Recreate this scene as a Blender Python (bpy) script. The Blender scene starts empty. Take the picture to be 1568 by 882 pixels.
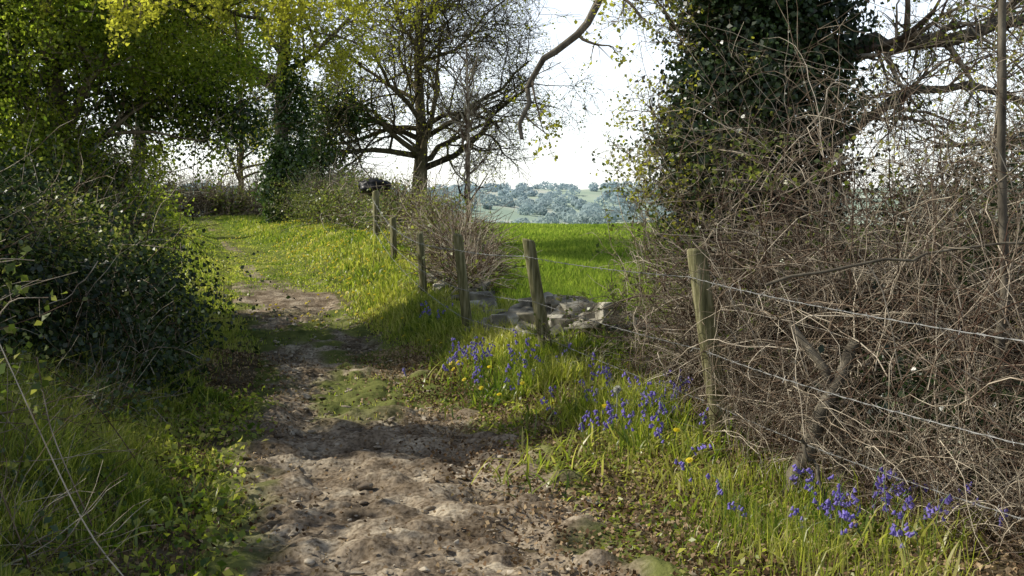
import bpy, math, numpy as np
from mathutils import Vector
rng=np.random.default_rng(7)
scene=bpy.context.scene
# ------------------------------------------------------------ noise helpers
TAB=rng.random((256,256))
def vn(x,y,s,o=0):
    x=np.asarray(x,float)*s+o*17.3+1000; y=np.asarray(y,float)*s+o*31.7+1000
    xi=np.floor(x).astype(int); yi=np.floor(y).astype(int); fx=x-xi; fy=y-yi
    fx=fx*fx*(3-2*fx); fy=fy*fy*(3-2*fy)
    g=lambda a,b:TAB[a&255,b&255]
    return (g(xi,yi)*(1-fx)+g(xi+1,yi)*fx)*(1-fy)+(g(xi,yi+1)*(1-fx)+g(xi+1,yi+1)*fx)*fy
def n3(p,s,o=0):
    p=p*s+o
    return (vn(p[:,0]+.5*p[:,2],p[:,1],1,o)+vn(p[:,1]+7,p[:,2]+.3*p[:,0],1,o+1)+vn(p[:,2]+3,p[:,0],1,o+2))/3
def sm(a,b,x):
    t=np.clip((x-a)/(b-a),0,1); return t*t*(3-2*t)
def nrm(v): return v/np.maximum(np.linalg.norm(v,axis=-1,keepdims=True),1e-9)
# ------------------------------------------------------------ terrain
PY=[-10,2,4.9,7,9.4,12.5,16,19,24,30,38,60]
PC=[.6,0.0,-.35,-.8,-1.35,-2.15,-3.3,-4.1,-5.7,-7.8,-10.7,-20]
PW=[1.1,1.1,1.0,1.05,.85,.66,.72,.72,.42,.2,.16,.1]
ZY=[-10,0,9.4,12.5,16,19,24,30,38,45,60,90]
ZP=[0,0,0,.08,.25,.45,.74,1.08,1.68,1.75,1.6,.8]
FY=[-10,2,4.7,7,10,12,15,18,21,26,32,40,60]
FX=[7,3.4,2.2,1.3,.33,-.48,-1.2,-1.95,-2.6,-4.2,-6.2,-8.5,-16]
FZ=[.1,.1,.1,.16,.32,.35,.5,.88,1.25,1.45,1.6,1.75,1.7]
GY=[-20,10,15,70,80,90,200,350,600,900,1500,3500]
GZ=[0,.05,.28,1.3,1.35,.7,-14,-12,0,26,40,38]
pc=lambda y:np.interp(y,PY,PC); pw=lambda y:np.interp(y,PY,PW)
fx_=lambda y:np.interp(y,FY,FX)
def H(x,y):
    x=np.asarray(x,float); y=np.asarray(y,float)
    c=pc(y); w=pw(y); zp=np.interp(y,ZY,ZP); xf=fx_(y); zf=np.interp(y,FY,FZ); zg=np.interp(y,GY,GZ)
    e=c+w*.8
    t=np.clip((x-e)/np.maximum(xf-e,.1),0,1)
    z=zp+(zf-zp)*(t*.5+.5*t*t*(3-2*t))
    z=z+(zg-zf)*sm(.6,3.2,x-xf)
    l=sm(w*.9,w+2.5,c-x); z=z+l*(.45+.1*vn(x,y,.5,3))
    far=sm(48,80,y); z=z*(1-far)+zg*far
    z=z+(vn(x,y,.9,1)-.5)*.10*(1-sm(0,.6,w-np.abs(x-c)))+(vn(x,y,.35,2)-.5)*.12*sm(10,20,y)
    z=z+(vn(x,y,.006,5)-.5)*16*sm(150,600,y)+(vn(x,y,.02,6)-.5)*5*sm(150,400,y)
    return z
def pmask(x,y):
    c=pc(y); w=pw(y)
    m=sm(-.16,.16,w-np.abs(x-c)+(vn(x,y,1.6,8)-.5)*.7+(vn(x,y,6,9)-.5)*.3)
    g=sm(.43,.58,vn(x*1.1,y*.55,1.5,11)*.75+vn(x,y,6,12)*.25)*sm(8.3,9.2,y)*(1-sm(14.5,16.5,y))
    g=np.maximum(g,sm(.3,.1,np.abs(x-c-.1))*sm(9.5,10.5,y)*(1-sm(13,14.5,y))*sm(.3,.55,vn(x,y,5,13)))
    m=m*(1-g*.95)
    tr=sm(.22,.08,np.abs(x-c+.25+.3*(vn(x,y,.4,14)-.5)))*.75
    return m*(1-sm(17.5,20.5,y))+tr*sm(17.5,20.5,y)*(1-sm(34,40,y))*sm(.3,.5,vn(x,y,1.1,15))
# ------------------------------------------------------------ mesh helpers
class MB:
    def __init__(s): s.v=[];s.q=[];s.t=[];s.n=0
    def add(s,v,q=None,t=None):
        v=v.reshape(-1,3)
        if q is not None and len(q): s.q.append(q.reshape(-1,4)+s.n)
        if t is not None and len(t): s.t.append(t.reshape(-1,3)+s.n)
        s.v.append(v); s.n+=len(v)
    def obj(s,name,mat,parent=None,smooth=False):
        v=np.concatenate(s.v); q=np.concatenate(s.q) if s.q else np.zeros((0,4),int); t=np.concatenate(s.t) if s.t else np.zeros((0,3),int)
        me=bpy.data.meshes.new(name); me.vertices.add(len(v)); me.vertices.foreach_set('co',v.astype(np.float32).ravel())
        nl=q.size+t.size; me.loops.add(nl); me.loops.foreach_set('vertex_index',np.concatenate([q.ravel(),t.ravel()]).astype(np.int32))
        me.polygons.add(len(q)+len(t))
        ls=np.concatenate([np.arange(len(q))*4,q.size+np.arange(len(t))*3]).astype(np.int32)
        me.polygons.foreach_set('loop_start',ls)
        if smooth: me.polygons.foreach_set('use_smooth',np.ones(len(q)+len(t),bool))
        me.update(calc_edges=True)
        me.materials.append(mat); o=bpy.data.objects.new(name,me); scene.collection.objects.link(o)
        if parent: o.parent=parent
        return o
def empty(name,loc=(0,0,0)):
    o=bpy.data.objects.new(name,None); scene.collection.objects.link(o); return o
def tubes(mb,P,R,k=3,cap=False):
    N,n,_=P.shape
    T=np.empty_like(P); T[:,1:-1]=P[:,2:]-P[:,:-2]; T[:,0]=P[:,1]-P[:,0]; T[:,-1]=P[:,-1]-P[:,-2]; T=nrm(T)
    ref=nrm(np.cross(P[:,-1]-P[:,0],rng.normal(size=(N,3))))[:,None,:]
    a=nrm(ref-(ref*T).sum(-1,keepdims=True)*T); b=np.cross(T,a)
    th=np.arange(k)*2*math.pi/k
    V=P[:,:,None,:]+R[:,:,None,None]*(a[:,:,None,:]*np.cos(th)[None,None,:,None]+b[:,:,None,:]*np.sin(th)[None,None,:,None])
    base=(np.arange(N)*n*k)[:,None,None]+(np.arange(n-1)*k)[None,:,None]; j=np.arange(k)[None,None,:]; j2=(j+1)%k
    q=np.stack([base+j,base+j2,base+k+j2,base+k+j],-1)
    mb.add(V,q.reshape(-1,4))
def walk(st,d,L,P,wig,g):
    pts=[st]; d=nrm(d); s=(L/(P-1))[:,None]
    for i in range(P-1):
        d=nrm(d+rng.normal(size=d.shape)*wig+np.array([0,0,1.])*g); pts.append(pts[-1]+d*s)
    return np.stack(pts,1)
def kids(par,rad,k,t0,t1,a0,a1,L0,L1,P,wig,g,rr,rmin=.004,taper=.3):
    N,n,_=par.shape; idx=np.repeat(np.arange(N),k); t=rng.uniform(t0,t1,len(idx)); f=t*(n-1); i=np.minimum(f.astype(int),n-2); w=(f-i)[:,None]
    pos=par[idx,i]*(1-w)+par[idx,i+1]*w; tan=nrm(par[idx,i+1]-par[idx,i])
    r0=np.maximum((rad[idx,i]*(1-w[:,0])+rad[idx,i+1]*w[:,0])*rr,rmin)
    perp=nrm(np.cross(tan,rng.normal(size=tan.shape))); a=np.radians(rng.uniform(a0,a1,len(idx)))[:,None]
    L=rng.uniform(L0,L1,len(idx))*(1.15-.5*t)
    Q=walk(pos,tan*np.cos(a)+perp*np.sin(a),L,P,wig,g)
    R=np.maximum(r0[:,None]*np.linspace(1,taper,P)[None],rmin*.6)
    return Q,R
def poly(pts,r0,r1,P=None):
    p=np.array(pts,float); n=len(p)
    if P:
        t=np.linspace(0,n-1,P); p=np.stack([np.interp(t,np.arange(n),p[:,i]) for i in range(3)],1)
        q=p.copy()
        for _ in range(2): q[1:-1]=.25*q[:-2]+.5*q[1:-1]+.25*q[2:]
        p=q; n=P
    return p[None],np.linspace(r0,r1,n)[None]
def leaves(mb,pos,size,up=0.,nout=None,asp=.38):
    N=len(pos); a=nrm(rng.normal(size=(N,3))); n=rng.normal(size=(N,3))
    if nout is not None: n=n*.6+nout
    n[:,2]+=up; n=nrm(n); b=nrm(np.cross(a,n)); a=np.cross(n,b)
    s=(size*rng.uniform(.6,1.3,N))[:,None]
    V=np.stack([pos-a*s*.5,pos+b*s*asp-a*s*.05+n*s*.1,pos+a*s*.5-n*s*.08,pos-b*s*asp-a*s*.05+n*s*.1],1)
    mb.add(V,np.arange(N*4).reshape(-1,4))
def atpts(paths,n,jit):
    N,P,_=paths.shape; i=rng.integers(0,N,n); f=rng.uniform(.3,1,n)*(P-1); j=np.minimum(f.astype(int),P-2); w=(f-j)[:,None]
    return paths[i,j]*(1-w)+paths[i,j+1]*w+rng.normal(size=(n,3))*jit
def blobpts(blobs,n,inner=.5,per=8,cj=.1,gap=.42,gs=1.5,lump=.3):
    B=np.array(blobs,float); vol=np.prod(B[:,3:6],axis=1)**.667; w=vol/vol.sum()
    m=n//per*2; i=rng.choice(len(B),m,p=w); d=nrm(rng.normal(size=(m,3))); r=inner+(1-inner)*rng.random(m)**.6
    r=r*(1+lump*2*(n3(d*2+B[i,:3],1.3)-.5)*2)*(1+.22*np.abs(rng.normal(size=m))*(rng.random(m)<.25))
    p=B[i,:3]+d*r[:,None]*B[i,3:6]
    keep=n3(p,gs,5)>gap; p=p[keep]; d=d[keep]
    p=p[:n//per]; d=d[:n//per]
    P=np.repeat(p,per,0)+rng.normal(size=(len(p)*per,3))*cj
    D=np.repeat(d,per,0); ok=P[:,2]>H(P[:,0],P[:,1])-.02
    return P[ok],D[ok],p
# ------------------------------------------------------------ materials
def mat(name):
    m=bpy.data.materials.new(name); m.use_nodes=True; nt=m.node_tree; nt.nodes.clear(); return m,nt,nt.nodes,nt.links
def ramp(N,cols):
    r=N.new('ShaderNodeValToRGB'); e=r.color_ramp.elements
    while len(e)<len(cols): e.new(.5)
    for k,(p,c) in enumerate(cols): e[k].position=p; e[k].color=(*c,1)
    return r
def leafmat(name,cols,trans=.4,gloss=0.,tcol=1.5,ns=.8,grough=.35):
    m,nt,N,L=mat(name); g=N.new('ShaderNodeNewGeometry'); no=N.new('ShaderNodeTexNoise'); no.inputs['Scale'].default_value=ns; no.inputs['Detail'].default_value=1
    L.new(g.outputs['Position'],no.inputs['Vector'])
    a=N.new('ShaderNodeMath'); a.operation='MULTIPLY_ADD'; a.inputs[1].default_value=.6; L.new(g.outputs['Random Per Island'],a.inputs[0])
    s=N.new('ShaderNodeMath'); s.operation='MULTIPLY_ADD'; s.inputs[1].default_value=1.2; s.inputs[2].default_value=-.4; L.new(no.outputs['Fac'],s.inputs[0]); L.new(s.outputs[0],a.inputs[2])
    n=len(cols); r=ramp(N,[((i+.3)/n,c) for i,c in enumerate(cols)]); L.new(a.outputs[0],r.inputs[0])
    p=N.new('ShaderNodeBsdfDiffuse'); L.new(r.outputs[0],p.inputs['Color']); out=p.outputs[0]
    o=N.new('ShaderNodeOutputMaterial')
    if trans>0:
        t=N.new('ShaderNodeBsdfTranslucent'); mu=N.new('ShaderNodeMix'); mu.data_type='RGBA'; mu.blend_type='MULTIPLY'; mu.inputs[0].default_value=1
        L.new(r.outputs[0],mu.inputs[6]); mu.inputs[7].default_value=(tcol*1.02,tcol*1.1,tcol*.6,1); L.new(mu.outputs[2],t.inputs['Color'])
        x=N.new('ShaderNodeMixShader'); x.inputs[0].default_value=trans; L.new(out,x.inputs[1]); L.new(t.outputs[0],x.inputs[2]); out=x.outputs[0]
    if gloss>0:
        gl=N.new('ShaderNodeBsdfGlossy'); gl.inputs['Roughness'].default_value=grough; x=N.new('ShaderNodeMixShader'); x.inputs[0].default_value=gloss; L.new(out,x.inputs[1]); L.new(gl.outputs[0],x.inputs[2]); out=x.outputs[0]
    L.new(out,o.inputs[0])
    return m
def twigmat(name,cols,scale=5,isl=.6):
    m,nt,N,L=mat(name); g=N.new('ShaderNodeNewGeometry'); no=N.new('ShaderNodeTexNoise'); no.inputs['Scale'].default_value=scale; no.inputs['Detail'].default_value=1; L.new(g.outputs['Position'],no.inputs['Vector'])
    a=N.new('ShaderNodeMath'); a.operation='MULTIPLY_ADD'; a.inputs[1].default_value=isl; L.new(g.outputs['Random Per Island'],a.inputs[0])
    s=N.new('ShaderNodeMath'); s.operation='ADD'; s.inputs[1].default_value=-isl*.5; L.new(no.outputs['Fac'],s.inputs[0]); L.new(s.outputs[0],a.inputs[2])
    n=len(cols); r=ramp(N,[(.25+.5*i/max(n-1,1),c) for i,c in enumerate(cols)]); L.new(a.outputs[0],r.inputs[0])
    p=N.new('ShaderNodeBsdfDiffuse'); L.new(r.outputs[0],p.inputs['Color']); o=N.new('ShaderNodeOutputMaterial'); L.new(p.outputs[0],o.inputs[0]); return m
def roughmat(name,cols,scale=8,bump=.5,rough=.9,detail=8,isl=0.,stretch=None,dist=.02):
    m,nt,N,L=mat(name); g=N.new('ShaderNodeNewGeometry'); no=N.new('ShaderNodeTexNoise'); no.inputs['Scale'].default_value=scale; no.inputs['Detail'].default_value=detail
    v=g.outputs['Position']
    if stretch:
        mp=N.new('ShaderNodeMapping'); mp.inputs['Scale'].default_value=stretch; L.new(v,mp.inputs[0]); v=mp.outputs[0]
    L.new(v,no.inputs['Vector'])
    a=N.new('ShaderNodeMath'); a.operation='MULTIPLY_ADD'; a.inputs[1].default_value=isl; L.new(g.outputs['Random Per Island'],a.inputs[0])
    s=N.new('ShaderNodeMath'); s.operation='ADD'; s.inputs[1].default_value=-isl*.5; L.new(no.outputs['Fac'],s.inputs[0]); L.new(s.outputs[0],a.inputs[2])
    n=len(cols); r=ramp(N,[(.3+.4*i/max(n-1,1),c) for i,c in enumerate(cols)]); L.new(a.outputs[0],r.inputs[0])
    p=N.new('ShaderNodeBsdfPrincipled'); p.inputs['Roughness'].default_value=rough; p.inputs['Specular IOR Level'].default_value=.2; L.new(r.outputs[0],p.inputs['Base Color'])
    b=N.new('ShaderNodeBump'); b.inputs['Strength'].default_value=bump; b.inputs['Distance'].default_value=dist; L.new(no.outputs['Fac'],b.inputs['Height']); L.new(b.outputs[0],p.inputs['Normal'])
    o=N.new('ShaderNodeOutputMaterial'); L.new(p.outputs[0],o.inputs[0]); return m
M_ivy=leafmat('ivy_leaf',[(.015,.032,.010),(.035,.07,.018),(.09,.14,.035)],.3,.05,1.8)
M_ivyd=leafmat('dark_ivy_leaf',[(.008,.017,.006),(.017,.034,.010),(.045,.075,.022)],.2,.04,1.6)
M_haw=leafmat('hawthorn_leaf',[(.08,.12,.018),(.20,.26,.035),(.37,.40,.07)],.58,.02,1.7)
M_oakl=leafmat('oak_leaf',[(.22,.22,.04),(.36,.35,.06),(.48,.46,.09)],.52,0,1.6)
M_brl=leafmat('bramble_leaf',[(.045,.07,.018),(.12,.16,.035),(.27,.27,.08)],.4,.03,1.7)
M_grass=leafmat('grass_blade',[(.06,.105,.018),(.16,.22,.032),(.32,.34,.06),(.45,.42,.15)],.5,.03,1.65,ns=.9)
M_field=leafmat('field_grass_blade',[(.12,.18,.03),(.19,.26,.045),(.28,.33,.07)],.5,0,1.6,ns=.15)
M_bark=roughmat('bark',[(.04,.034,.026),(.11,.095,.07),(.2,.175,.13)],14,.8,detail=4,stretch=(1,1,.3))
M_twig=twigmat('twig_bark',[(.08,.06,.045),(.21,.17,.125),(.38,.33,.25)])
M_cane=twigmat('bramble_cane_bark',[(.08,.05,.036),(.23,.175,.125),(.55,.48,.37)])
M_oaktw=twigmat('oak_bark',[(.045,.04,.028),(.11,.095,.06),(.19,.16,.105)],3,.5)
M_post=roughmat('weathered_timber',[(.06,.06,.025),(.17,.16,.075),(.34,.31,.19)],10,.6,.85,stretch=(4,4,.4))
M_stone=roughmat('gritstone',[(.10,.092,.072),(.26,.24,.19),(.46,.43,.35)],5,.8,.95,isl=.25)
M_pst=roughmat('path_stone_surface',[(.14,.11,.08),(.29,.24,.175),(.46,.40,.31)],12,.6,.9,detail=3,isl=.4)
M_lit=leafmat('dead_leaf',[(.06,.035,.02),(.2,.13,.075),(.44,.33,.2)],.1,0,1.0)
# ground material
m,nt,N,L=mat('turf_soil_haze_tint'); g=N.new('ShaderNodeNewGeometry'); no=N.new('ShaderNodeTexNoise'); no.inputs['Scale'].default_value=3; no.inputs['Detail'].default_value=10; L.new(g.outputs['Position'],no.inputs[0])
r1=ramp(N,[(.3,(.04,.032,.02)),(.5,(.09,.072,.042)),(.7,(.19,.15,.10))]); L.new(no.outputs[0],r1.inputs[0])
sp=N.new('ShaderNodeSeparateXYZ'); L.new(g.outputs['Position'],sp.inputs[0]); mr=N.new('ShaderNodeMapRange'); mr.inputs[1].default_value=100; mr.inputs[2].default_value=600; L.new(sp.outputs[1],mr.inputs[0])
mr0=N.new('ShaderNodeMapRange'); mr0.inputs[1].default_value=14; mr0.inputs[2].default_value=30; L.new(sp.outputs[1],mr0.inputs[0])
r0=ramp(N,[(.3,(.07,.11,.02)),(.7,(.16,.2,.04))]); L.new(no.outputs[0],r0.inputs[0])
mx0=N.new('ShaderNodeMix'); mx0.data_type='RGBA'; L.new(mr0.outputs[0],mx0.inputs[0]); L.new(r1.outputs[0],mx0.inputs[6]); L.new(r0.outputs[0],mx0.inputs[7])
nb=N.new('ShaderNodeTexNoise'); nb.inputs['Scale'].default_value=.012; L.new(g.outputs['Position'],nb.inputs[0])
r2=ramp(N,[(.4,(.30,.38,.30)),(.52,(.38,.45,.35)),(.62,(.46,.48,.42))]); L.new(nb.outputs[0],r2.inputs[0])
mx=N.new('ShaderNodeMix'); mx.data_type='RGBA'; L.new(mr.outputs[0],mx.inputs[0]); L.new(mx0.outputs[2],mx.inputs[6]); L.new(r2.outputs[0],mx.inputs[7])  # far hills fade to pale tones, aerial haze mixed into the ground colour
p=N.new('ShaderNodeBsdfDiffuse'); L.new(mx.outputs[2],p.inputs['Color'])
b=N.new('ShaderNodeBump'); b.inputs['Strength'].default_value=.6; b.inputs['Distance'].default_value=.05; L.new(no.outputs[0],b.inputs['Height']); L.new(b.outputs[0],p.inputs['Normal'])
o=N.new('ShaderNodeOutputMaterial'); L.new(p.outputs[0],o.inputs[0]); M_ground=m
# path material
m,nt,N,L=mat('trodden_earth'); g=N.new('ShaderNodeNewGeometry'); no=N.new('ShaderNodeTexNoise'); no.inputs['Scale'].default_value=3.2; no.inputs['Detail'].default_value=12; no.inputs['Roughness'].default_value=.62; L.new(g.outputs['Position'],no.inputs[0])
r1=ramp(N,[(.32,(.10,.075,.05)),(.5,(.25,.20,.145)),(.66,(.45,.385,.29))]); L.new(no.outputs[0],r1.inputs[0])
n2=N.new('ShaderNodeTexNoise'); n2.inputs['Scale'].default_value=40; n2.inputs['Detail'].default_value=5; L.new(g.outputs['Position'],n2.inputs[0])
r3=ramp(N,[(.35,(.45,.42,.38)),(.55,(1,1,1)),(.7,(1.2,1.18,1.12))]); L.new(n2.outputs[0],r3.inputs[0])
mu=N.new('ShaderNodeMix'); mu.data_type='RGBA'; mu.blend_type='MULTIPLY'; mu.inputs[0].default_value=1; L.new(r1.outputs[0],mu.inputs[6]); L.new(r3.outputs[0],mu.inputs[7])
at=N.new('ShaderNodeAttribute'); at.attribute_name='bare'
r4=ramp(N,[(.35,(.08,.10,.03)),(.65,(.19,.2,.06))]); L.new(no.outputs[0],r4.inputs[0])
mx=N.new('ShaderNodeMix'); mx.data_type='RGBA'; L.new(at.outputs['Fac'],mx.inputs[0]); L.new(r4.outputs[0],mx.inputs[6]); L.new(mu.outputs[2],mx.inputs[7])
p=N.new('ShaderNodeBsdfDiffuse'); L.new(mx.outputs[2],p.inputs['Color'])
ad=N.new('ShaderNodeMath'); ad.operation='MULTIPLY_ADD'; ad.inputs[1].default_value=.25; L.new(n2.outputs[0],ad.inputs[0]); L.new(no.outputs[0],ad.inputs[2])
b=N.new('ShaderNodeBump'); b.inputs['Strength'].default_value=.8; b.inputs['Distance'].default_value=.04; L.new(ad.outputs[0],b.inputs['Height']); L.new(b.outputs[0],p.inputs['Normal'])
o=N.new('ShaderNodeOutputMaterial'); L.new(p.outputs[0],o.inputs[0]); M_path=m
def plain(name,c,rough=.5,metal=0.,trans=0.):
    m,nt,N,L=mat(name); g=N.new('ShaderNodeNewGeometry')
    r=ramp(N,[(0,tuple(k*.65 for k in c)),(1,tuple(min(k*1.25,1) for k in c))]); L.new(g.outputs['Random Per Island'],r.inputs[0])
    p=N.new('ShaderNodeBsdfPrincipled'); p.inputs['Roughness'].default_value=rough; p.inputs['Metallic'].default_value=metal; L.new(r.outputs[0],p.inputs['Base Color'])
    o=N.new('ShaderNodeOutputMaterial')
    if trans:
        t=N.new('ShaderNodeBsdfTranslucent'); L.new(r.outputs[0],t.inputs[0]); x=N.new('ShaderNodeMixShader'); x.inputs[0].default_value=trans; L.new(p.outputs[0],x.inputs[1]); L.new(t.outputs[0],x.inputs[2]); L.new(x.outputs[0],o.inputs[0])
    else: L.new(p.outputs[0],o.inputs[0])
    return m
M_wire=plain('galvanised_wire',(.3,.3,.29),.5,.5)
M_blue=plain('bluebell_petal',(.26,.20,.62),.5,0,.4)
M_dand=plain('dandelion_petal',(.85,.68,.03),.5,0,.3)
M_stem=plain('flower_stem',(.12,.2,.05),.5,0,.2)
M_black=roughmat('black_polythene',[(.008,.008,.009),(.02,.02,.022)],4,.3,.4)
M_seed=plain('dandelion_seed',(.75,.75,.7),.8,0,.4)
# ------------------------------------------------------------ ground sheet
xs=np.concatenate([-np.geomspace(14.3,2500,60)[::-1],np.linspace(-14,14,300),np.geomspace(14.3,2500,60)])
ys=np.concatenate([np.linspace(-25,-3,20),np.linspace(-2.8,46,480),np.geomspace(46.3,4000,170)])
def grid(X,Y,Z):
    a,b_=X.shape; V=np.stack([X,Y,Z],-1).reshape(-1,3); i=np.arange(a*b_).reshape(a,b_)
    return V,np.stack([i[:-1,:-1],i[1:,:-1],i[1:,1:],i[:-1,1:]],-1).reshape(-1,4)
X,Y=np.meshgrid(xs,ys,indexing='ij'); Z=H(X,Y); 
d=pw(Y)-np.abs(X-pc(Y)); Z=Z-.06*sm(-.25,.1,d)*(Y<42)*(Y>-9)
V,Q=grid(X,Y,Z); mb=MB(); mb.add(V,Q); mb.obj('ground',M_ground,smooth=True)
# path sheet
v_=np.concatenate([np.arange(-2.5,3,.06),3+np.cumsum(np.linspace(.016,.075,900))]); v_=v_[v_<41]
u_=np.linspace(-1,1,180)
U,Y=np.meshgrid(u_,v_,indexing='ij'); W=pw(Y)+.4; X=pc(Y)+U*W
d=pw(Y)-np.abs(X-pc(Y)); bm=pmask(X,Y)
near=1-.6*sm(10,20,Y)
bmp=(vn(X,Y*1.6,3,20)-.5)*.08+(vn(X,Y,7,21)-.5)*.055+(vn(X*.8,Y*1.5,15,22)-.5)*.035+(vn(X,Y,34,23)-.5)*.014
rut=-.035*(np.exp(-((X-pc(Y)+.45)/.16)**2)+np.exp(-((X-pc(Y)-.5)/.18)**2))
ridge=np.abs(vn(X*.5,Y*1.4,7,25)-.5)*.09
Z=H(X,Y)+(.022+bmp*near+ridge*near+rut*near-.025)*sm(-.3,.1,d)-.09*(1-sm(-.38,.0,d))
V,Q=grid(X,Y,Z); mb=MB(); mb.add(V,Q); po=mb.obj('dirt_path',M_path,smooth=True)
at=po.data.attributes.new('bare','FLOAT','POINT'); at.data.foreach_set('value',bm.ravel().astype(np.float32))
# ------------------------------------------------------------ rocks
def rocks(mb,pos,size,flat=.6,res=2,cuts=7,box=False):
    import bmesh
    bm_=bmesh.new(); bmesh.ops.create_icosphere(bm_,subdivisions=res,radius=1); bv=np.array([v.co[:] for v in bm_.verts]); bf=np.array([[v.index for v in f.verts] for f in bm_.faces]); bm_.free()
    for p_,s in zip(pos,size):
        v=bv.copy()
        if box:
            v=v*1.5; bx=np.array([rng.uniform(.85,1.1),rng.uniform(.65,.95),rng.uniform(.6,.9)]); v=np.clip(v,-bx,bx); sk=rng.normal(size=2)*.2; v[:,0]+=v[:,2]*sk[0]; v[:,1]+=v[:,0]*sk[1]
        for _ in range(cuts):
            n_=nrm(rng.normal(size=3)); dd=v@n_; c=rng.uniform(.35,.75)*(1.35 if box else 1); v-=np.maximum(dd-c,0)[:,None]*n_
        v*=np.array([rng.uniform(.8,1.4),rng.uniform(.7,1.1),flat*rng.uniform(.7,1.2)])*s
        a=rng.uniform(0,6.28); c,s_=math.cos(a),math.sin(a); v=v@np.array([[c,s_,0],[-s_,c,0],[0,0,1]])
        tl=rng.normal()*(.3 if box else .25); c,s_=math.cos(tl),math.sin(tl); v=v@np.array([[1,0,0],[0,c,s_],[0,-s_,c]])
        mb.add(v+p_,None,bf)
n=2600; y=3.5+13*rng.random(n)**1.6; x=pc(y)+rng.uniform(-1.05,1.2,n)*pw(y); s=.008+.035*rng.random(n)**3.5
s[:50]=rng.uniform(.035,.075,50)
mb=MB(); rocks(mb,np.stack([x,y,H(x,y)+s*.05],1),s,.45,2); mb.obj('path_stones',M_pst)
mb=MB(); pos=[];sz=[]
for i in range(190):
    y=rng.uniform(10.3,12.3); o_=rng.uniform(.1,1.55); xx=fx_(y)+o_; hgt=.5*max(0,1-abs(o_-.8)/.85)*(1-.5*sm(11.6,12.6,y)); h=rng.random()**.6*hgt
    pos.append((xx,y,H(xx,y)+h)); sz.append(rng.uniform(.07,.2))
for i in range(30):
    y=rng.uniform(12.6,17); xx=fx_(y)+rng.uniform(.2,.8); pos.append((xx,y,H(xx,y)+rng.random()*.2)); sz.append(rng.uniform(.08,.15))
rocks(mb,np.array(pos),np.array(sz),.55,3,4,True); mb.obj('dry_stone_wall',M_stone)
# ------------------------------------------------------------ fence
fence=empty('wire_fence')
def post(i,bx,by,tx,ty,top,r,bz=None):
    mb=MB(); z0=float(H(bx,by))-.3; k=14; lv=[z0,z0+.35,(z0+top)/2,top-.02,top]; rr=[r,r*1.02,r*.98,r*.95,r*.82]; Vv=[]
    for z,q in zip(lv,rr):
        t=(z-z0)/(top-z0)
        for a in range(k):
            th=a*6.283/k; q2=q*(1+.05*math.sin(3*th+i)); Vv.append((bx+(tx-bx)*t+q2*math.cos(th),by+(ty-by)*t+q2*math.sin(th),z+(.012*math.cos(th+i) if z>=top-.03 else 0)))
    Vv.append((tx,ty,top+.004)); Vv=np.array(Vv); Q=[];T=[]
    for l in range(4):
        for a in range(k): Q.append((l*k+a,l*k+(a+1)%k,(l+1)*k+(a+1)%k,(l+1)*k+a))
    for a in range(k): T.append((4*k+a,4*k+(a+1)%k,5*k))
    mb.add(Vv,np.array(Q),np.array(T)); mb.obj('fence_post_%d'%i,M_post,fence)
PO=[(2.6,3.8,2.5,3.8,1.25,.06),(1.42,7,1.19,7,1.42,.068),(.38,10,.15,10,1.44,.062),(-.45,12,-.6,12,1.46,.058),(-1.2,15,-1.28,15,1.46,.055),(-1.95,18,-1.98,18,1.68,.055),(-2.62,21,-2.64,21,2.2,.07)]
for i,pp in enumerate(PO): post(i+1,*pp)
mb=MB()
for fr,rad in ((.86,.0022),(.48,.0022),(.2,.0018)):
    for a,c in zip(PO[:-1],PO[1:]):
        def at_(p):
            z0=float(H(p[0],p[1])); t=fr; return np.array([p[0]+(p[2]-p[0])*t-.075,p[1]-.03,z0+(p[4]-z0)*t])
        A,B=at_(a),at_(c); near_=(a[1]<6)
        def wr(t): P=A*(1-t)+B*t; P[:,2]-=.02*(4*t*(1-t))[:,0]; P[:,0]-=.1*(4*t*(1-t))[:,0]*near_; return P
        tubes(mb,wr(np.linspace(0,1,24)[:,None])[None],np.full((1,24),rad),4)
        off=np.stack([np.zeros(96),np.cos(np.arange(96)*1.3)*.004,np.sin(np.arange(96)*1.3)*.004],1)
        tubes(mb,(wr(np.linspace(0,1,96)[:,None])+off)[None],np.full((1,96),rad*.8),3)
        nb_=int(np.linalg.norm(B-A)/.11)
        for c0 in wr(np.linspace(0,1,nb_)[:,None]):
            dd=rng.normal(size=(2,3))*.014
            tubes(mb,np.stack([c0-dd,c0+dd],1),np.full((2,2),.0014),3)
mb.obj('wire_strands',M_wire,fence)
# ------------------------------------------------------------ grass
n=880000
y=np.exp(rng.uniform(math.log(3.2),math.log(44),n)); x=rng.uniform(-.66,.5,n)*y-.3
c=pc(y);w=pw(y); m_=pmask(x,y); xf=fx_(y); dr=x-xf
side=np.abs(x-c)-w
keep=(rng.random(n)>m_*1.08)&(dr<1.0)&(y<44)&(x>c-9)
cov=vn(x,y,2.2,30)*.6+vn(x,y,.7,31)*.4; cl2=sm(.35,.65,vn(x,y,7,35))
keep&=rng.random(n)<np.where(x>c,np.where(y<9.0,.03+(.14+.6*sm(6.3,8,y))*sm(.45,.65,cov),1.),np.where(y<13,(.1+.8*sm(.35,.55,cov))*(.12+.6*cl2),.9))
keep&=rng.random(n)<np.where(y<17,.10+.9*sm(-.1,.35,side),1)
keep&=~((dr>.0)&(y<10.2)&(rng.random(n)<.85))
x=x[keep];y=y[keep];side=side[keep];c=c[keep];cl2=cl2[keep]
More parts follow.
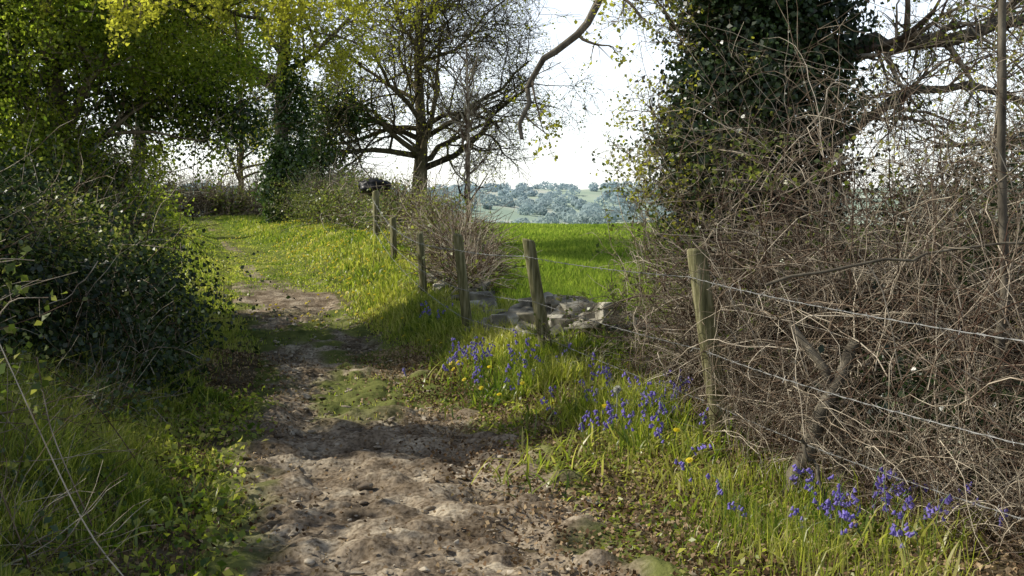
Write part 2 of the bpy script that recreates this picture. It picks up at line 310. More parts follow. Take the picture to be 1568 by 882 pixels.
def blades(mb,x,y,h,wd,bend=.5):
    n=len(x); z=H(x,y)-.01; th=rng.uniform(0,6.283,n); ph=rng.uniform(0,6.283,n); b=bend*rng.random(n)*h
    bx=np.cos(ph)*b; by=np.sin(ph)*b; wx=np.cos(th)*wd/2; wy=np.sin(th)*wd/2
    V=np.stack([np.stack([x-wx,y-wy,z],1),np.stack([x+wx,y+wy,z],1),np.stack([x+bx*.35+wx*.7,y+by*.35+wy*.7,z+h*.6],1),np.stack([x+bx*.35-wx*.7,y+by*.35-wy*.7,z+h*.6],1),np.stack([x+bx,y+by,z+h*.95-b*.2],1)],1)
    o=np.arange(n)[:,None]*5
    mb.add(V,o+np.array([0,1,2,3]),o+np.array([3,2,4]))
hn=sm(.2,.8,vn(x,y,1.3,33))*.6+sm(.25,.8,vn(x,y,3.5,34))*1.0
h=np.where(x<c,.05+.24*sm(.1,1.2,side)*(.1+hn)*(.5+.6*cl2),.04+.14*sm(.05,.7,side)*(.15+hn))
h=h*(1-.5*sm(15,24,y)); h=np.where(side<.05,.04,h)*rng.uniform(.5,1.4,len(x))
wd=np.clip(.0012*y,.0065,.03)*rng.uniform(.7,1.3,len(x))
mb=MB(); blades(mb,x,y,h,wd,1.0)
n=9000; y=rng.uniform(9.8,12.8,n); x=fx_(y)+rng.uniform(.1,1.8,n); blades(mb,x,y,rng.uniform(.12,.34,n),np.full(n,.012),.6)
mb.obj('grass',M_grass)
n=170000; y=np.exp(rng.uniform(math.log(9),math.log(85),n)); x=rng.uniform(-.12,.3,n)*y; k=(x-fx_(y)>1.0)&((y<60)|(x>-12)); x=x[k];y=y[k]
mb=MB(); blades(mb,x,y,rng.uniform(.1,.24,len(x))*(.7+.9*vn(x,y,.4,3)),np.clip(.0014*y,.008,.07),.5); mb.obj('field_grass',M_field)
# leaf litter
n=80000; y=3.3+9*rng.random(n)**1.3; x=pc(y)+rng.uniform(-2.2,3.4,n)*pw(y); e=np.abs(x-pc(y))/pw(y)+.35*(x>pc(y)); k=rng.random(n)<np.clip(.05+e**2.6*.4,0,1)*np.where(x<pc(y),.5,1); x=x[k];y=y[k]
mb=MB(); leaves(mb,np.stack([x,y,H(x,y)+.018+.025*rng.random(len(x))],1),.028,up=1.0); mb.obj('leaf_litter',M_lit)
# ------------------------------------------------------------ broad verge plants
mb=MB(); cl=[(.15,6.5),(.4,6.9),(.55,7.6),(.75,7.2),(.2,8.3),(-.2,9.2),(-.6,10.6),(1.55,5.2),(1.9,5.0),(.95,6.3),(.05,9.3),(.9,6.8),(1.0,7.4),(.5,8.2),(.25,8.9),(1.15,6.9),(1.7,4.8),(-2.4,6.2),(-2.1,5.0),(-2.7,7.5),(-2.0,5.8),(-2.6,8.6)]
for cx,cy in cl:
    n=65; st=np.stack([cx+rng.normal(size=n)*.2,cy+rng.normal(size=n)*.25,np.zeros(n)],1); st[:,2]=H(st[:,0],st[:,1]); d_=rng.normal(size=(n,3))*.5; d_[:,2]=1
    P=walk(st,d_,rng.uniform(.12,.28,n),5,.1,-.22); R=np.array([.004,.007,.007,.005,.001])[None]*np.ones((n,1)); s_=nrm(np.cross(d_,[0,0,1.]))[:,None,:]
    V=np.concatenate([P-s_*R[...,None],P+s_*R[...,None]],1); o=np.arange(n)[:,None,None]*10; i=np.arange(4)[None,:,None]
    mb.add(V,(o+i+np.array([0,5,6,1])).reshape(-1,4))
n=700; y=rng.uniform(4.3,9.5,n); x=pc(y)+pw(y)+rng.uniform(-.1,1.3,n); k=x<fx_(y)+.2; x=x[k];y=y[k]; P=np.repeat(np.stack([x,y,H(x,y)+.02],1),6,0); P+=rng.normal(size=P.shape)*[.04,.04,.015]; leaves(mb,P,.045,up=1.2,asp=.25)
n=900; y=rng.uniform(4.0,9.5,n); x=pc(y)-pw(y)-rng.uniform(-.1,1.6,n); P=np.repeat(np.stack([x,y,H(x,y)+.05],1),6,0); P+=rng.normal(size=P.shape)*[.05,.05,.04]; leaves(mb,P,.045,up=1.0,asp=.35)
mb.obj('verge_plants',M_grass)
# bluebells
bbp=[(-.4,10.4,14),(-.25,10.0,13),(0,9.6,10),(.25,9.0,5),(.75,7.75,13),(.9,7.4,16),(1.05,7.8,10),(.7,7.1,8),(1.0,6.7,7),(1.5,5.2,8),(1.75,4.95,16),(1.3,5.6,3),(1.95,5.1,9),(-.95,13,7),(.5,8.4,5)]
sb=MB(); fb=MB(); bb=empty('bluebells')
for cx,cy,n in bbp:
    st=np.stack([cx+rng.normal(size=n)*.16,cy+rng.normal(size=n)*.22,np.zeros(n)],1); st[:,2]=H(st[:,0],st[:,1]); d_=rng.normal(size=(n,3))*.15; d_[:,2]=1
    P=walk(st,d_,rng.uniform(.2,.38,n),8,.04,.0); lean=nrm(rng.normal(size=(n,3))*[1,1,0]); tt=np.linspace(0,1,8)[None,:,None]; P=P+lean[:,None,:]*.07*tt**3; P[:,:,2]-=.05*(tt[...,0]**5)
    tubes(sb,P,np.full((n,8),.0025),3)
    m2=8; q=rng.integers(4,8,(n,m2)); B0=P[np.arange(n)[:,None],q].reshape(-1,3)+np.repeat(lean,m2,0)*.012+rng.normal(size=(n*m2,3))*.01
    dn=np.repeat(lean,m2,0)*.5+rng.normal(size=(n*m2,3))*.3; dn[:,2]-=1; dn=nrm(dn)
    PP=np.stack([B0,B0+dn*.005,B0+dn*.014,B0+dn*.02],1); tubes(fb,PP,np.tile([.002,.006,.0065,.0105],(len(B0),1)),6)
sb.obj('stems',M_stem,bb); fb.obj('bells',M_blue,bb)
# dandelions
dn=[(-.48,9.9),(-.42,9.6),(.62,7.3),(.98,6.0),(-.3,9.2),(-1.3,12.9),(-1.6,13.3),(-2.0,15.6),(-.1,8.8),(.3,8.0),(-.7,11),(-.9,11.6),(-.55,9.8),(-.6,10.2),(-.2,9.6),(.1,8.9),(-1.2,12.2),(1.0,6.6)]
dp=[(a,b_,.2,.024) for a,b_ in dn]
for i in range(520):
    y=rng.uniform(14,33); x=np.interp(y,[14,20,33],[-1.9,-3,-7.2])+rng.normal()*.9
    if vn(x,y,.8,40)>.4: dp.append((x,y,.10,.026))
sb=MB(); fb=MB(); dd=empty('dandelions')
for x,y,h,r in dp:
    z=float(H(x,y)); tp=np.array([x+rng.normal()*.02,y-.01,z+h*rng.uniform(.7,1.2)]); tubes(sb,np.array([[[x,y,z],[x,y,z+h*.5],tp]]),np.full((1,3),.0025),3)
    nn=nrm(np.array([-.3+rng.normal()*.4,-.5+rng.normal()*.3,1])); a=nrm(np.cross(nn,[1,0,0.1])); b_=np.cross(nn,a)
    for ring,(rr,hh) in enumerate(((1,0),(.7,.15),(.4,.28))):
        k=16; th=np.arange(k)*6.283/k+ring*.2; e=a*np.cos(th)[:,None]+b_*np.sin(th)[:,None]; f=np.cross(nn,e)
        V=np.stack([tp+nn*r*hh+f*0,tp+nn*r*(hh+.1)+e*r*rr*.7+f*r*.16,tp+nn*r*(hh+.05)+e*r*rr,tp+nn*r*(hh+.1)+e*r*rr*.7-f*r*.16],1); fb.add(V,np.arange(k*4).reshape(-1,4))
sb.obj('stems',M_stem,dd); fb.obj('flower_heads',M_dand,dd)
mb=MB(); c0=np.array([.72,7.35,float(H(.72,7.35))+.3]); dr_=nrm(rng.normal(size=(160,3))); tubes(mb,np.stack([np.tile(c0,(160,1)),c0+dr_*.027],1),np.tile([.0006,.0022],(160,1)),3); tubes(mb,np.array([[c0-[0,0,.3],c0]]),np.full((1,2),.003),4); mb.obj('dandelion_clock',M_seed)
# ------------------------------------------------------------ bushes & trees
def shrub(name,blobs,nl,size,ml,twn=0,twmat=M_twig,twL=1.2,twr=.006,**kw):
    e=empty(name); P,D,cc=blobpts(blobs,nl,**kw); mb=MB(); leaves(mb,P,size,up=.4,nout=D*.7); mb.obj('leaves',ml,e)
    if twn:
        B=np.array(blobs,float); i=rng.integers(0,len(B),twn); o_=B[i,:3]+rng.normal(size=(twn,3))*B[i,3:6]*.35; o_[:,2]=np.maximum(o_[:,2],H(o_[:,0],o_[:,1]))
        mb=MB(); T=walk(o_,rng.normal(size=(twn,3))+[0,0,.5],rng.uniform(.5,1,twn)*twL,8,.18,-.02); R=twr*rng.uniform(.6,1.3,(twn,1))*np.linspace(1,.4,8)[None]; tubes(mb,T,R,3); mb.obj('twigs',twmat,e)
    return e
shrub('ivy_bush',[(-4.8,7.6,1.1,1.2,1.2,.9),(-4.2,9.2,.8,1.1,1.2,.8),(-3.8,10.6,.7,.85,1.2,.7),(-5.2,11.5,1.3,1.3,1.5,1.0),(-3.4,8.6,.4,.65,.7,.45),(-5.7,13.0,1.4,1.2,1.3,1.1),(-4.0,6.8,.8,.8,.8,.7),(-5.4,9.6,1.7,1.0,1.3,.7)],105000,.05,M_ivyd,450,M_cane,1.1,.005,inner=.55,gap=.38,cj=.1,gs=2.2,lump=.4)
shrub('bramble_thicket',[(-3.4,5.6,.6,.8,1,.6),(-4.1,6.3,1.1,.9,1,.8),(-4.5,8.3,1.2,1.1,1.4,.8),(-4.3,10.5,1.1,1.0,1.4,.75),(-5.0,12.4,1.3,.8,1.2,.7)],30000,.042,M_brl,1300,M_cane,1.2,.0042,inner=.5,gap=.48,cj=.12,gs=2.2,lump=.45)
shrub('low_brambles',[(-2.6,5.4,.1,.5,.7,.3),(-2.2,4.5,.05,.4,.5,.25),(-3.1,6.6,.2,.5,.6,.35),(-3.0,7.8,.2,.4,.6,.3),(-3.3,9.8,.25,.4,.8,.3)],9000,.04,M_ivy,500,M_cane,.8,.003,inner=.2,gap=.42,cj=.08)
shrub('hawthorn_shrub',[(-5.0,13.5,1.4,.6,.9,.6),(-5.4,15.5,1.5,.6,1,.6),(-5.6,13,2.3,.9,.8,.7)],20000,.05,M_haw,500,M_twig,1.2,.006,inner=.3,gap=.42,cj=.12)
def tree(name,base,hgt,r,lean,limbs,L,lv,g=0.02,wig=.16,mt=M_bark,tw=M_twig,ang=(35,80),leafn=0,lsize=.06,lm=None,t0=.35,rmin=.004,jit=.1,trunk=None,sides=3,lr=.55):
    e=empty(name); b=MB(); t_=MB(); x0,y0=base; z0=float(H(x0,y0))-.15
    if trunk is None:
        n=10; t=np.linspace(0,1,n)[:,None]; P=np.array([x0,y0,z0])+t*np.array([lean[0],lean[1],hgt])+np.cumsum(rng.normal(size=(n,3))*r*.25,0)*[1,1,0]; R=r*(np.linspace(1.0,.35,n)+np.array([.35,.1]+[0]*(n-2)))
        P,R=P[None],R[None]
    else: P,R=trunk
    tubes(b,P,R,12)
    A,RA=kids(P,R,limbs,t0,1,ang[0],ang[1],L*.7,L*1.1,9,wig,g,lr,rmin*3); tubes(b,A,RA,7)
    cur,rc=A,RA; l=L
    for i,k in enumerate(lv):
        l*=.52 if i else .55
        cur,rc=kids(cur,rc,k,.15,1,25,75,l*.6,l*1.2,6 if i<len(lv)-1 else 5,wig*1.3,g*1.0,.55,rmin); tubes(t_ ,cur,rc,sides if i else 5)
    b.obj('trunk',mt,e,True); t_.obj('branches',tw,e)
    if leafn: m_=MB(); leaves(m_,atpts(cur,leafn,jit),lsize,up=.5); m_.obj('leaves',lm,e)
    return e,cur
def limb(mb,tb,pts,r0,r1,k1,k2,l1,g=-.03,jt=.02):
    P,R=poly(pts,r0,r1,16); P=P+rng.normal(size=P.shape)*jt; tubes(mb,P,R,7)
    A,RA=kids(P,R,k1,.15,1,30,80,l1*.5,l1,7,.2,g,.5,.004); tubes(tb,A,RA,4); B,RB=kids(A,RA,k2,.1,1,25,70,l1*.25,l1*.5,5,.2,g,.6,.0028); tubes(tb,B,RB,3); C,RC=kids(B,RB,4,.1,1,25,70,l1*.12,l1*.25,4,.2,g,.6,.0022); tubes(tb,C,RC,3); return C
e,_c=tree('hawthorn_tree',(-5.6,13.5),5.5,.16,(.3,.2),12,2.6,[6,6,4],leafn=34000,lsize=.055,lm=M_haw,jit=.09,rmin=.004)
mb=MB(); tb=MB(); lb=MB()
for pts in ([(-5.5,13.5,5.0),(-4,12.5,4.9),(-3,12,4.5),(-1.9,11,4.0)],[(-5.5,13.5,5.2),(-4.4,11,4.7),(-3.6,10,4.1),(-2.9,9.2,3.6)],[(-5.5,13.5,4.6),(-4.2,14,4.4),(-3.2,14,4.2),(-2.2,13.6,3.9)]):
    leaves(lb,atpts(limb(mb,tb,pts,.05,.008,18,5,1.0),4200,.03),.042,up=.4)
mb.obj('limbs',M_bark,e,True); tb.obj('limb_twigs',M_twig,e); lb.obj('young_leaves',M_oakl,e)
shrub('ivy_clad_hawthorn_tree',[(-5.9,14,2.6,1.2,1.2,1.0),(-6.3,13.5,3.9,1.4,1.4,1.0),(-4.6,14.5,3.3,1.0,1.0,.55),(-3.9,14.8,2.95,.75,.8,.42),(-5.0,13.8,4.6,1.2,1.3,.7),(-7.5,14,3,1.6,1.5,1.6),(-6,15.5,1.5,.9,.8,1.3)],62000,.058,M_ivy,500,M_twig,1.5,.008,inner=.35,gap=.40,cj=.12,gs=2)
shrub('hawthorn_tree_crown',[(-5.2,13,3.9,1.6,1.0,.9),(-6.6,12.6,2.9,1.3,.9,1.3),(-4.6,13.2,5.1,1.8,1.3,.7),(-6,12.5,2.0,.7,.6,.6),(-3.8,13.8,3.5,.9,.8,.5)],30000,.05,M_haw,0,inner=.45,gap=.48,cj=.12,gs=2)
tree('sycamore_tree',(-7.3,34),11,.26,(.2,.3),16,4.6,[7,6,5],leafn=30000,lsize=.12,lm=M_oakl,jit=.25,rmin=.010,t0=.35)
shrub('ivy',[(-6.8,33.8,4.5,.5,.5,2.9),(-7.3,33.8,2.6,.5,.5,1.2)],9000,.12,M_ivy,0,inner=.6,gap=.3,cj=.12)
tree('ash_tree',(-10.8,31),10,.2,(.3,.3),12,4.2,[7,6,4],leafn=14000,lsize=.11,lm=M_haw,jit=.25,rmin=.010,t0=.4)
shrub('holly_tree',[(-6.1,37,4.6,.9,1.1,2.6),(-5.6,37,4.2,.8,.9,1.7),(-6.6,37,3,1.0,1,1.6)],10000,.13,M_ivy,100,M_bark,2,.02,inner=.2,gap=.5,cj=.25,gs=1.2)
T=poly([(-3.4,40,1.2),(-3.45,40,2.6),(-3.35,40,3.7),(-3.3,40,5.0),(-3.5,40,7.5),(-3.3,40,10)],.36,.10,14)
tree('oak_tree',(-3.4,40),9,.3,(0,0),24,6.0,[8,8,7],g=.008,wig=.2,mt=M_oaktw,tw=M_oaktw,ang=(40,80),leafn=9000,lsize=.09,lm=M_oakl,jit=.2,rmin=.0095,trunk=T,t0=.27,lr=.5)
T=poly([(-1.2,30,.5),(-1.22,30,2.5),(-1.2,30,4),(-1.25,30,6.5)],.085,.022,10)
tree('birch_sapling',(-1.2,30),4,.05,(0,0),26,1.4,[5,3],mt=M_cane,tw=M_twig,rmin=.008,trunk=T,ang=(25,50),t0=.25,g=.08)
shrub('background_hedge',[(-13,46,2.2,2.5,1.5,1.0),(-10.5,47,2.1,2,1.5,1.0),(-16,45,2.6,2.5,1.5,2),(-8.6,42,2.2,1.2,2,.9),(-20,44,3,3,2,3)],17000,.11,M_brl,5000,M_twig,2.0,.014,inner=.2,gap=.48,cj=.3,gs=1)
tree('distant_ash_tree',(-12.6,50),6,.16,(.2,0),12,3.4,[7,6,4],mt=M_oaktw,tw=M_oaktw,rmin=.012,leafn=1500,lsize=.12,lm=M_oakl,t0=.3)
tree('background_oak_tree',(-18,42),9,.26,(.2,0),12,4.5,[7,6,4],mt=M_oaktw,tw=M_oaktw,rmin=.012,leafn=20000,lsize=.15,lm=M_haw,t0=.3,jit=.3)
shrub('roadside_hedge',[(-.9,18.4,.95,.7,1.0,.6),(-1.5,20.5,1.4,.8,1.3,.8),(-2.4,23.5,1.7,.9,1.5,.75),(-3.6,27,1.9,1.0,2,.8),(-5.2,31,2.0,1.1,2,.8),(-4.4,29,2.3,1,2,.5),(-.65,15.5,.65,.4,1.2,.4),(-.85,17,1.0,.5,1,.5),(-6.6,34,2.2,.9,1.5,.7)],28000,.065,M_brl,6000,M_cane,1.05,.0065,inner=.4,gap=.40,cj=.16)
# ivy clad big tree on right
T=poly([(2.2,9.6,-.1),(2.15,9.6,1.2),(2.1,9.5,2.5),(2.05,9.5,3.6),(2.2,9.5,5),(2.1,9.6,7)],.42,.24,14)
e,tw_=tree('ivy_clad_oak_tree',(2.2,9.6),7,.3,(0,0),12,3.0,[6,6,4],g=.03,wig=.2,leafn=5000,lsize=.045,lm=M_oakl,rmin=.0035,trunk=T,t0=.72,ang=(40,85),jit=.05)
mb=MB(); P,D,cc=blobpts([(2.08,9.2,2.6,.78,.6,1.5),(2.05,9.4,3.9,.74,.6,1.1),(2.05,9.1,1.5,.7,.5,1.0),(2.5,9.3,3.3,.5,.4,.6),(1.9,9.1,2.2,.7,.5,.7)],70000,inner=.7,cj=.08,gap=.33,gs=2.5,lump=.3); leaves(mb,P,.05,up=.2,nout=D*.9); mb.obj('ivy_leaves',M_ivyd,e)
mb=MB(); tb=MB()
C=[limb(mb,tb,[(2.1,9.5,4.6),(1.5,9,4.3),(1.04,8.2,3.7),(.62,8,3.25),(.50,8,3.02),(.30,8,2.80),(.15,8,2.66),(.145,8,2.42),(.04,8,2.2)],.042,.015,10,4,.6,jt=.025),
   limb(mb,tb,[(2.1,9.5,4.9),(1.2,9.5,4.8),(.3,10,4.5),(-.8,10.5,4.2),(-1.6,11,3.9)],.04,.008,16,5,1.0),
   limb(mb,tb,[(2.1,9.5,5),(1,8.5,4.5),(-.3,8,4.0),(-1.6,8,3.7),(-2.6,8.2,3.65)],.035,.006,16,5,.75),
   limb(mb,tb,[(2.1,9.5,5.3),(.6,10.5,5.3),(-1.0,12,5.0),(-3.0,13,4.7)],.04,.008,18,5,1.1),
   limb(mb,tb,[(2.4,9.4,2.95),(3.0,9.2,3.1),(3.5,9,3.05),(4.2,9,3.3),(5.2,9,3.2)],.09,.03,16,5,1.2,.02),
   limb(mb,tb,[(2.6,9.4,2.2),(3.1,9.2,2.5),(3.3,9.1,2.75),(4.0,9,2.7),(4.8,8.8,2.3)],.05,.02,16,5,1.1,.0),
   limb(mb,tb,[(2.0,9.4,2.6),(1.6,9.2,2.9),(1.35,9.1,3.2),(1.1,9.0,3.6)],.02,.006,18,6,.8,.0),
   limb(mb,tb,[(2.0,9.2,1.6),(1.6,8.9,1.9),(1.3,8.8,2.2),(1.05,8.7,2.6)],.02,.006,18,6,.7,.0)]
mb.obj('limbs',M_bark,e,True); tb.obj('limb_twigs',M_twig,e); lb=MB()
for c_,n_ in zip(C,(500,3400,3000,3600,700,700,600,900)): leaves(lb,atpts(c_,n_,.025),.036,up=.4)
lb.obj('young_leaves',M_oakl,e)
# right hand hedge
hedge=empty('bramble_hedge'); mb=MB(); tb=MB()
def canes(n,ymin,ymax,d0,d1,hh,L0,L1,r0,r1,g=-.07,wig=.17,P=12,up=1.,low=0.):
    y=rng.uniform(ymin,ymax,n); x=fx_(y)+rng.uniform(d0,d1,n)+low; z=H(x,y)+rng.random(n)**1.3*hh; d_=rng.normal(size=(n,3))*[.9,.9,.5]; d_[:,2]+=up
    Pp=walk(np.stack([x,y,z],1),d_,rng.uniform(L0,L1,n),P,wig,g); R=rng.uniform(r0,r1,n)[:,None]*np.linspace(1,.45,P)[None]
    zz=H(Pp[...,0],Pp[...,1])+.01; Pp[...,2]=np.maximum(Pp[...,2],zz)
    lim=fx_(Pp[...,1])-.08+.45*sm(7.6,9,Pp[...,1])*(.6+.4*sm(.3,1.2,Pp[...,2])); dx=lim-Pp[...,0]; Pp[...,0]=np.where(dx>0,Pp[...,0]+dx*.85,Pp[...,0])
    ok=Pp[:,:,1].max(1)<10.3; return Pp[ok],R[ok]
for a in ((1700,3.2,8.2,.15,2.4,1.0,.8,1.9,.0022,.0052),(1200,6.3,9.3,.5,2.2,1.2,.6,1.4,.0025,.0055),(700,3.2,8,1.3,3.5,2.4,.9,2.2,.0025,.005),(700,6.3,9.0,.4,2.4,2.0,.8,1.9,.0018,.0038),(500,7.2,9.2,.3,1.2,.9,.5,1.1,.0025,.005),(500,4.2,7,-.1,.5,.3,.4,1.0,.002,.004)):
    Pp,R=canes(*a); tubes(mb,Pp,R,3); A,RA=kids(Pp,R,4,.1,.95,30,80,.15,.45,5,.22,-.02,.6,.0016); tubes(tb,A,RA,3)
mb.obj('canes',M_cane,hedge); tb.obj('twigs',M_twig,hedge)
mb=MB()
for pts,r0,r1 in (([(2.75,6.1,3.6),(2.66,6.0,2.6),(2.70,5.9,1.5),(2.64,5.8,.8),(2.68,5.8,0)],.018,.03),([(1.55,6.0,.0),(1.63,6.0,.28),(1.8,6.1,.6),(2.05,6.4,.9)],.055,.035),([(1.9,6.1,.0),(1.9,6.15,.35),(1.8,6.2,.75),(1.65,6.4,1.0)],.032,.025),([(1.3,5.5,1.3),(1.9,5.4,1.42),(2.4,5.4,1.5),(3.0,5.3,1.52)],.008,.006),([(1.1,8.6,.2),(1.35,8.5,.55),(1.55,8.6,1.0)],.03,.02),([(1.7,5.6,.0),(1.6,5.65,.3),(1.55,5.7,.45)],.012,.01)):
    P,R=poly(pts,r0,r1,14); P=P+rng.normal(size=P.shape)*.012; tubes(mb,P,R,8)
mb.obj('stems',M_bark,hedge,True)
mb=MB(); P,D,cc=blobpts([(2.6,7.0,.6,.6,.8,.6),(2.4,8.2,.7,.7,.8,.7),(3.3,6.4,.8,.8,.8,.8),(1.8,8.8,.6,.5,.5,.6),(3.6,8.2,1,1,1,1),(2.5,6.0,.4,.4,.5,.4)],34000,inner=.2,cj=.09,gap=.42,gs=2); leaves(mb,P,.045); mb.obj('ivy_leaves',M_ivyd,hedge)  # low ivy, plus dark leaf mass standing in for the hedge's shaded interior
mb=MB(); y=rng.uniform(7.0,9.8,600); x=fx_(y)+rng.uniform(.3,1.2,600); q=np.repeat(np.stack([x,y,H(x,y)+rng.uniform(.3,2.0,600)],1),4,0)+rng.normal(size=(2400,3))*.03; leaves(mb,q,.04,up=.5); mb.obj('young_leaves',M_brl,hedge)
for nm,b_,h_ in (('hawthorn_shrub',(3.6,8.2),3.6),('hawthorn_shrub',(4.4,9.5),4.2),('elder_shrub',(3.6,6.9),3.2),('hawthorn_shrub',(1.65,9.0),2.2)):
    tree(nm,b_,h_,.03,(rng.normal()*.3,0),14,1.2,[6,5,3],g=.02,wig=.2,rmin=.0026,leafn=1500,lsize=.035,lm=M_brl,t0=.1,jit=.02,mt=M_twig,ang=(25,75))
tree('oak_tree',(9.5,17),7,.2,(.2,0),14,4,[7,6,4],g=.01,wig=.2,mt=M_oaktw,tw=M_twig,rmin=.006,leafn=4000,lsize=.08,lm=M_oakl,t0=.2)
# near bramble
e=empty('bramble_plant'); mb=MB(); lb=MB(); tips=[]
for pts in ([(-2.4,4.8,.3),(-2.5,4.8,.9),(-2.45,4.7,1.3),(-2.3,4.7,1.45),(-2.12,4.8,1.43)],[(-2.6,5,.2),(-2.5,5,.9),(-2.35,5,1.25),(-2.15,5,1.25)],[(-2.7,5.2,.2),(-2.7,5.2,1.2),(-2.5,5.1,1.4),(-2.35,5.1,1.42)],[(-1.9,4.3,.05),(-2.0,4.3,.35),(-2.1,4.3,.62),(-2.2,4.3,.7)],[(-2.1,6.2,.1),(-2.4,6.2,.55),(-2.8,6.3,.8)],[(-1.5,4.4,.0),(-1.75,4.4,.3),(-2.0,4.5,.75),(-2.2,4.6,1.1)],[(-1.9,5.0,.0),(-2.2,5.1,.6),(-2.3,5.2,.95)]):
    P,R=poly(pts,.004,.0025,14); tubes(mb,P,R,5); K,RK=kids(P,R,6,.5,1,40,80,.05,.14,3,.1,0,.6,.0015); tubes(mb,K,RK,3); tips.append(K[:,-1])
tips=np.concatenate(tips); q=np.repeat(tips,3,0)+rng.normal(size=(len(tips)*3,3))*.022; leaves(lb,q,.052,up=.9,asp=.36)
mb.obj('canes',M_cane,e); lb.obj('leaves',M_brl,e)
# off-frame left hedgerow added unseen to shade the foreground
shrub('shade_hedgerow',[(-3.7,3.4,1.4,.8,1.0,1.2),(-4.2,3.9,2.4,.8,1.0,.9),(-4.6,1.2,1.6,1.0,1.6,1.5),(-5.6,5.8,2.3,1.0,1.3,1.5)],24000,.09,M_ivy,300,M_cane,1.5,.006,inner=.4,gap=.42,cj=.1,gs=1.8)
shrub('shadow_band_foliage',[(-6.6,8.8,4.4,1.8,.4,1.3),(-6.9,8.7,3.2,.9,.4,.9)],14000,.10,M_haw,150,M_twig,1.3,.014,inner=.3,gap=.44,cj=.14,gs=1.8)  # thin unseen foliage slab, added to throw a shadow band over the path
# black bundle on hedge
import bmesh
bm_=bmesh.new(); bmesh.ops.create_icosphere(bm_,subdivisions=4,radius=1); bv=np.array([v.co[:] for v in bm_.verts]); bf=np.array([[v.index for v in f.verts] for f in bm_.faces]); bm_.free()
f=1+.35*(n3(bv*2.0+3,1.4)-.5)*2+.12*(n3(bv,6)-.5)*2; v=bv*f[:,None]*[.34,.25,.18]; v[:,2]-=.25*np.maximum(np.abs(v[:,0])-.2,0); mb=MB(); mb.add(v+[-2.95,23.3,2.36],None,bf); mb.obj('black_plastic_bag',M_black,smooth=True)
# distant trees
m,nt,N,L=mat('haze_tinted_foliage'); g=N.new('ShaderNodeNewGeometry'); nb=N.new('ShaderNodeTexNoise'); nb.inputs['Scale'].default_value=.03; nb.inputs['Detail'].default_value=1; L.new(g.outputs['Position'],nb.inputs[0])
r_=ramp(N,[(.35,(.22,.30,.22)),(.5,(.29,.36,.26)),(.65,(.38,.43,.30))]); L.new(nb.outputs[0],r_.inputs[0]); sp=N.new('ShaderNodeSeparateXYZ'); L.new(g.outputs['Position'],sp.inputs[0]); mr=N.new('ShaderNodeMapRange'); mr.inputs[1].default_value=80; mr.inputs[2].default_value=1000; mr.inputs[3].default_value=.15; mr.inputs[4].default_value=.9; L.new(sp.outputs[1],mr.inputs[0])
mx=N.new('ShaderNodeMix'); mx.data_type='RGBA'; L.new(mr.outputs[0],mx.inputs[0]); L.new(r_.outputs[0],mx.inputs[6]); mx.inputs[7].default_value=(.42,.52,.57,1)  # aerial haze painted into the leaf colour, bluer with distance
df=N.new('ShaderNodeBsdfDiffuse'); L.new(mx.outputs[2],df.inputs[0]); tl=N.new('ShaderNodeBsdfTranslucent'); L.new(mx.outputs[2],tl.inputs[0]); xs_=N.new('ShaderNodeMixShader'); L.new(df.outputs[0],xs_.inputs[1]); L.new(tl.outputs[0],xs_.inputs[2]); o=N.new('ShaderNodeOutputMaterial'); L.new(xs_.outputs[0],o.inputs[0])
n=1700; y=np.exp(rng.uniform(math.log(260),math.log(1250),n)); x=rng.uniform(-.35,.3,n)*y; k=(vn(x,y,.012,50)>.48)|(y>850); x=x[k];y=y[k]; n=len(x)
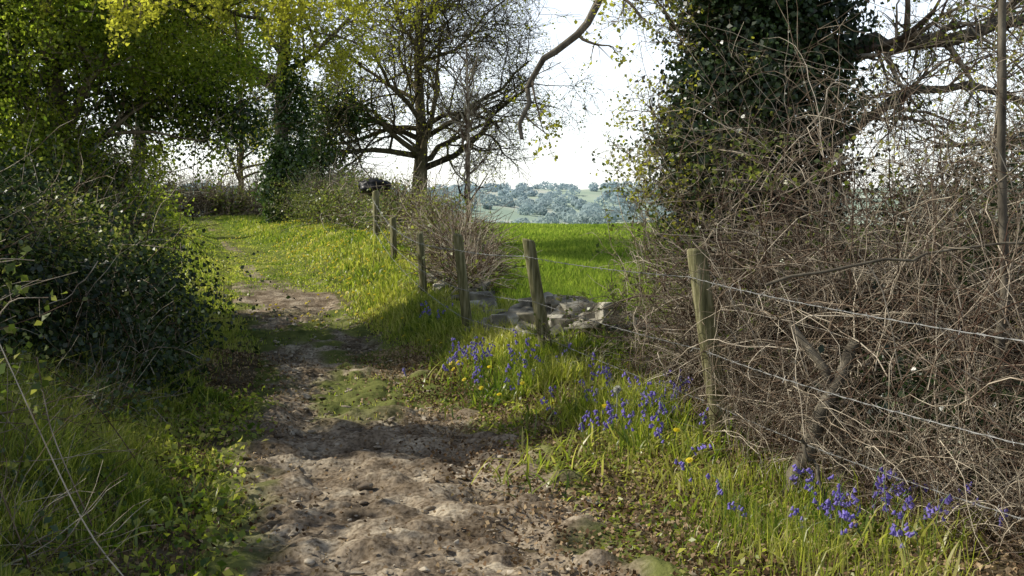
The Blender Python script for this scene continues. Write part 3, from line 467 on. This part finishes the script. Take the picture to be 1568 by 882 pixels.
s=rng.uniform(3,6.5,n); z=H(x,y)+s*.6; per=120; dv=nrm(rng.normal(size=(n*per,3))); P=np.repeat(np.stack([x,y,z],1),per,0)+dv*(np.repeat(s,per)*rng.uniform(.6,1,n*per))[:,None]*[1.2,1.2,.8]
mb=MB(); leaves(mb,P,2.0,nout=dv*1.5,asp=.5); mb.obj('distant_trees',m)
# ------------------------------------------------------------ light
el,az=math.radians(41),math.radians(-80)
S=Vector((math.sin(az)*math.cos(el),math.cos(az)*math.cos(el),math.sin(el)))
ld=bpy.data.lights.new('sun','SUN'); ld.energy=5; ld.angle=math.radians(.5); ld.color=(1,.945,.82); lo=bpy.data.objects.new('sun',ld); lo.rotation_euler=S.to_track_quat('Z','Y').to_euler(); scene.collection.objects.link(lo)
w=bpy.data.worlds.new('World'); scene.world=w; w.use_nodes=True; nt=w.node_tree; bg=nt.nodes['Background']; sk=nt.nodes.new('ShaderNodeTexSky'); sk.sky_type='NISHITA'; sk.sun_disc=False; sk.sun_elevation=el; sk.sun_rotation=az; sk.dust_density=1.5; sk.air_density=1.0
tc=nt.nodes.new('ShaderNodeTexCoord'); sx=nt.nodes.new('ShaderNodeSeparateXYZ'); nt.links.new(tc.outputs['Generated'],sx.inputs[0]); mr=nt.nodes.new('ShaderNodeMapRange'); mr.inputs[1].default_value=.15; mr.inputs[2].default_value=.42; mr.inputs[3].default_value=7.5; mr.inputs[4].default_value=.3; nt.links.new(sx.outputs[2],mr.inputs[0])
ad=nt.nodes.new('ShaderNodeVectorMath'); ad.operation='ADD'; nt.links.new(sk.outputs[0],ad.inputs[0]); nt.links.new(mr.outputs[0],ad.inputs[1])
nt.links.new(ad.outputs[0],bg.inputs[0]); bg.inputs[1].default_value=.12
scene.view_settings.view_transform='Standard'; scene.view_settings.look='None'; scene.view_settings.exposure=0
cd=bpy.data.cameras.new('camera'); cd.lens=38; cd.sensor_width=36; cd.clip_end=8000; cd.clip_start=.05; co=bpy.data.objects.new('camera',cd); co.location=(0,0,1.6); co.rotation_euler=(math.radians(90-3.49),0,0); scene.collection.objects.link(co); scene.camera=co
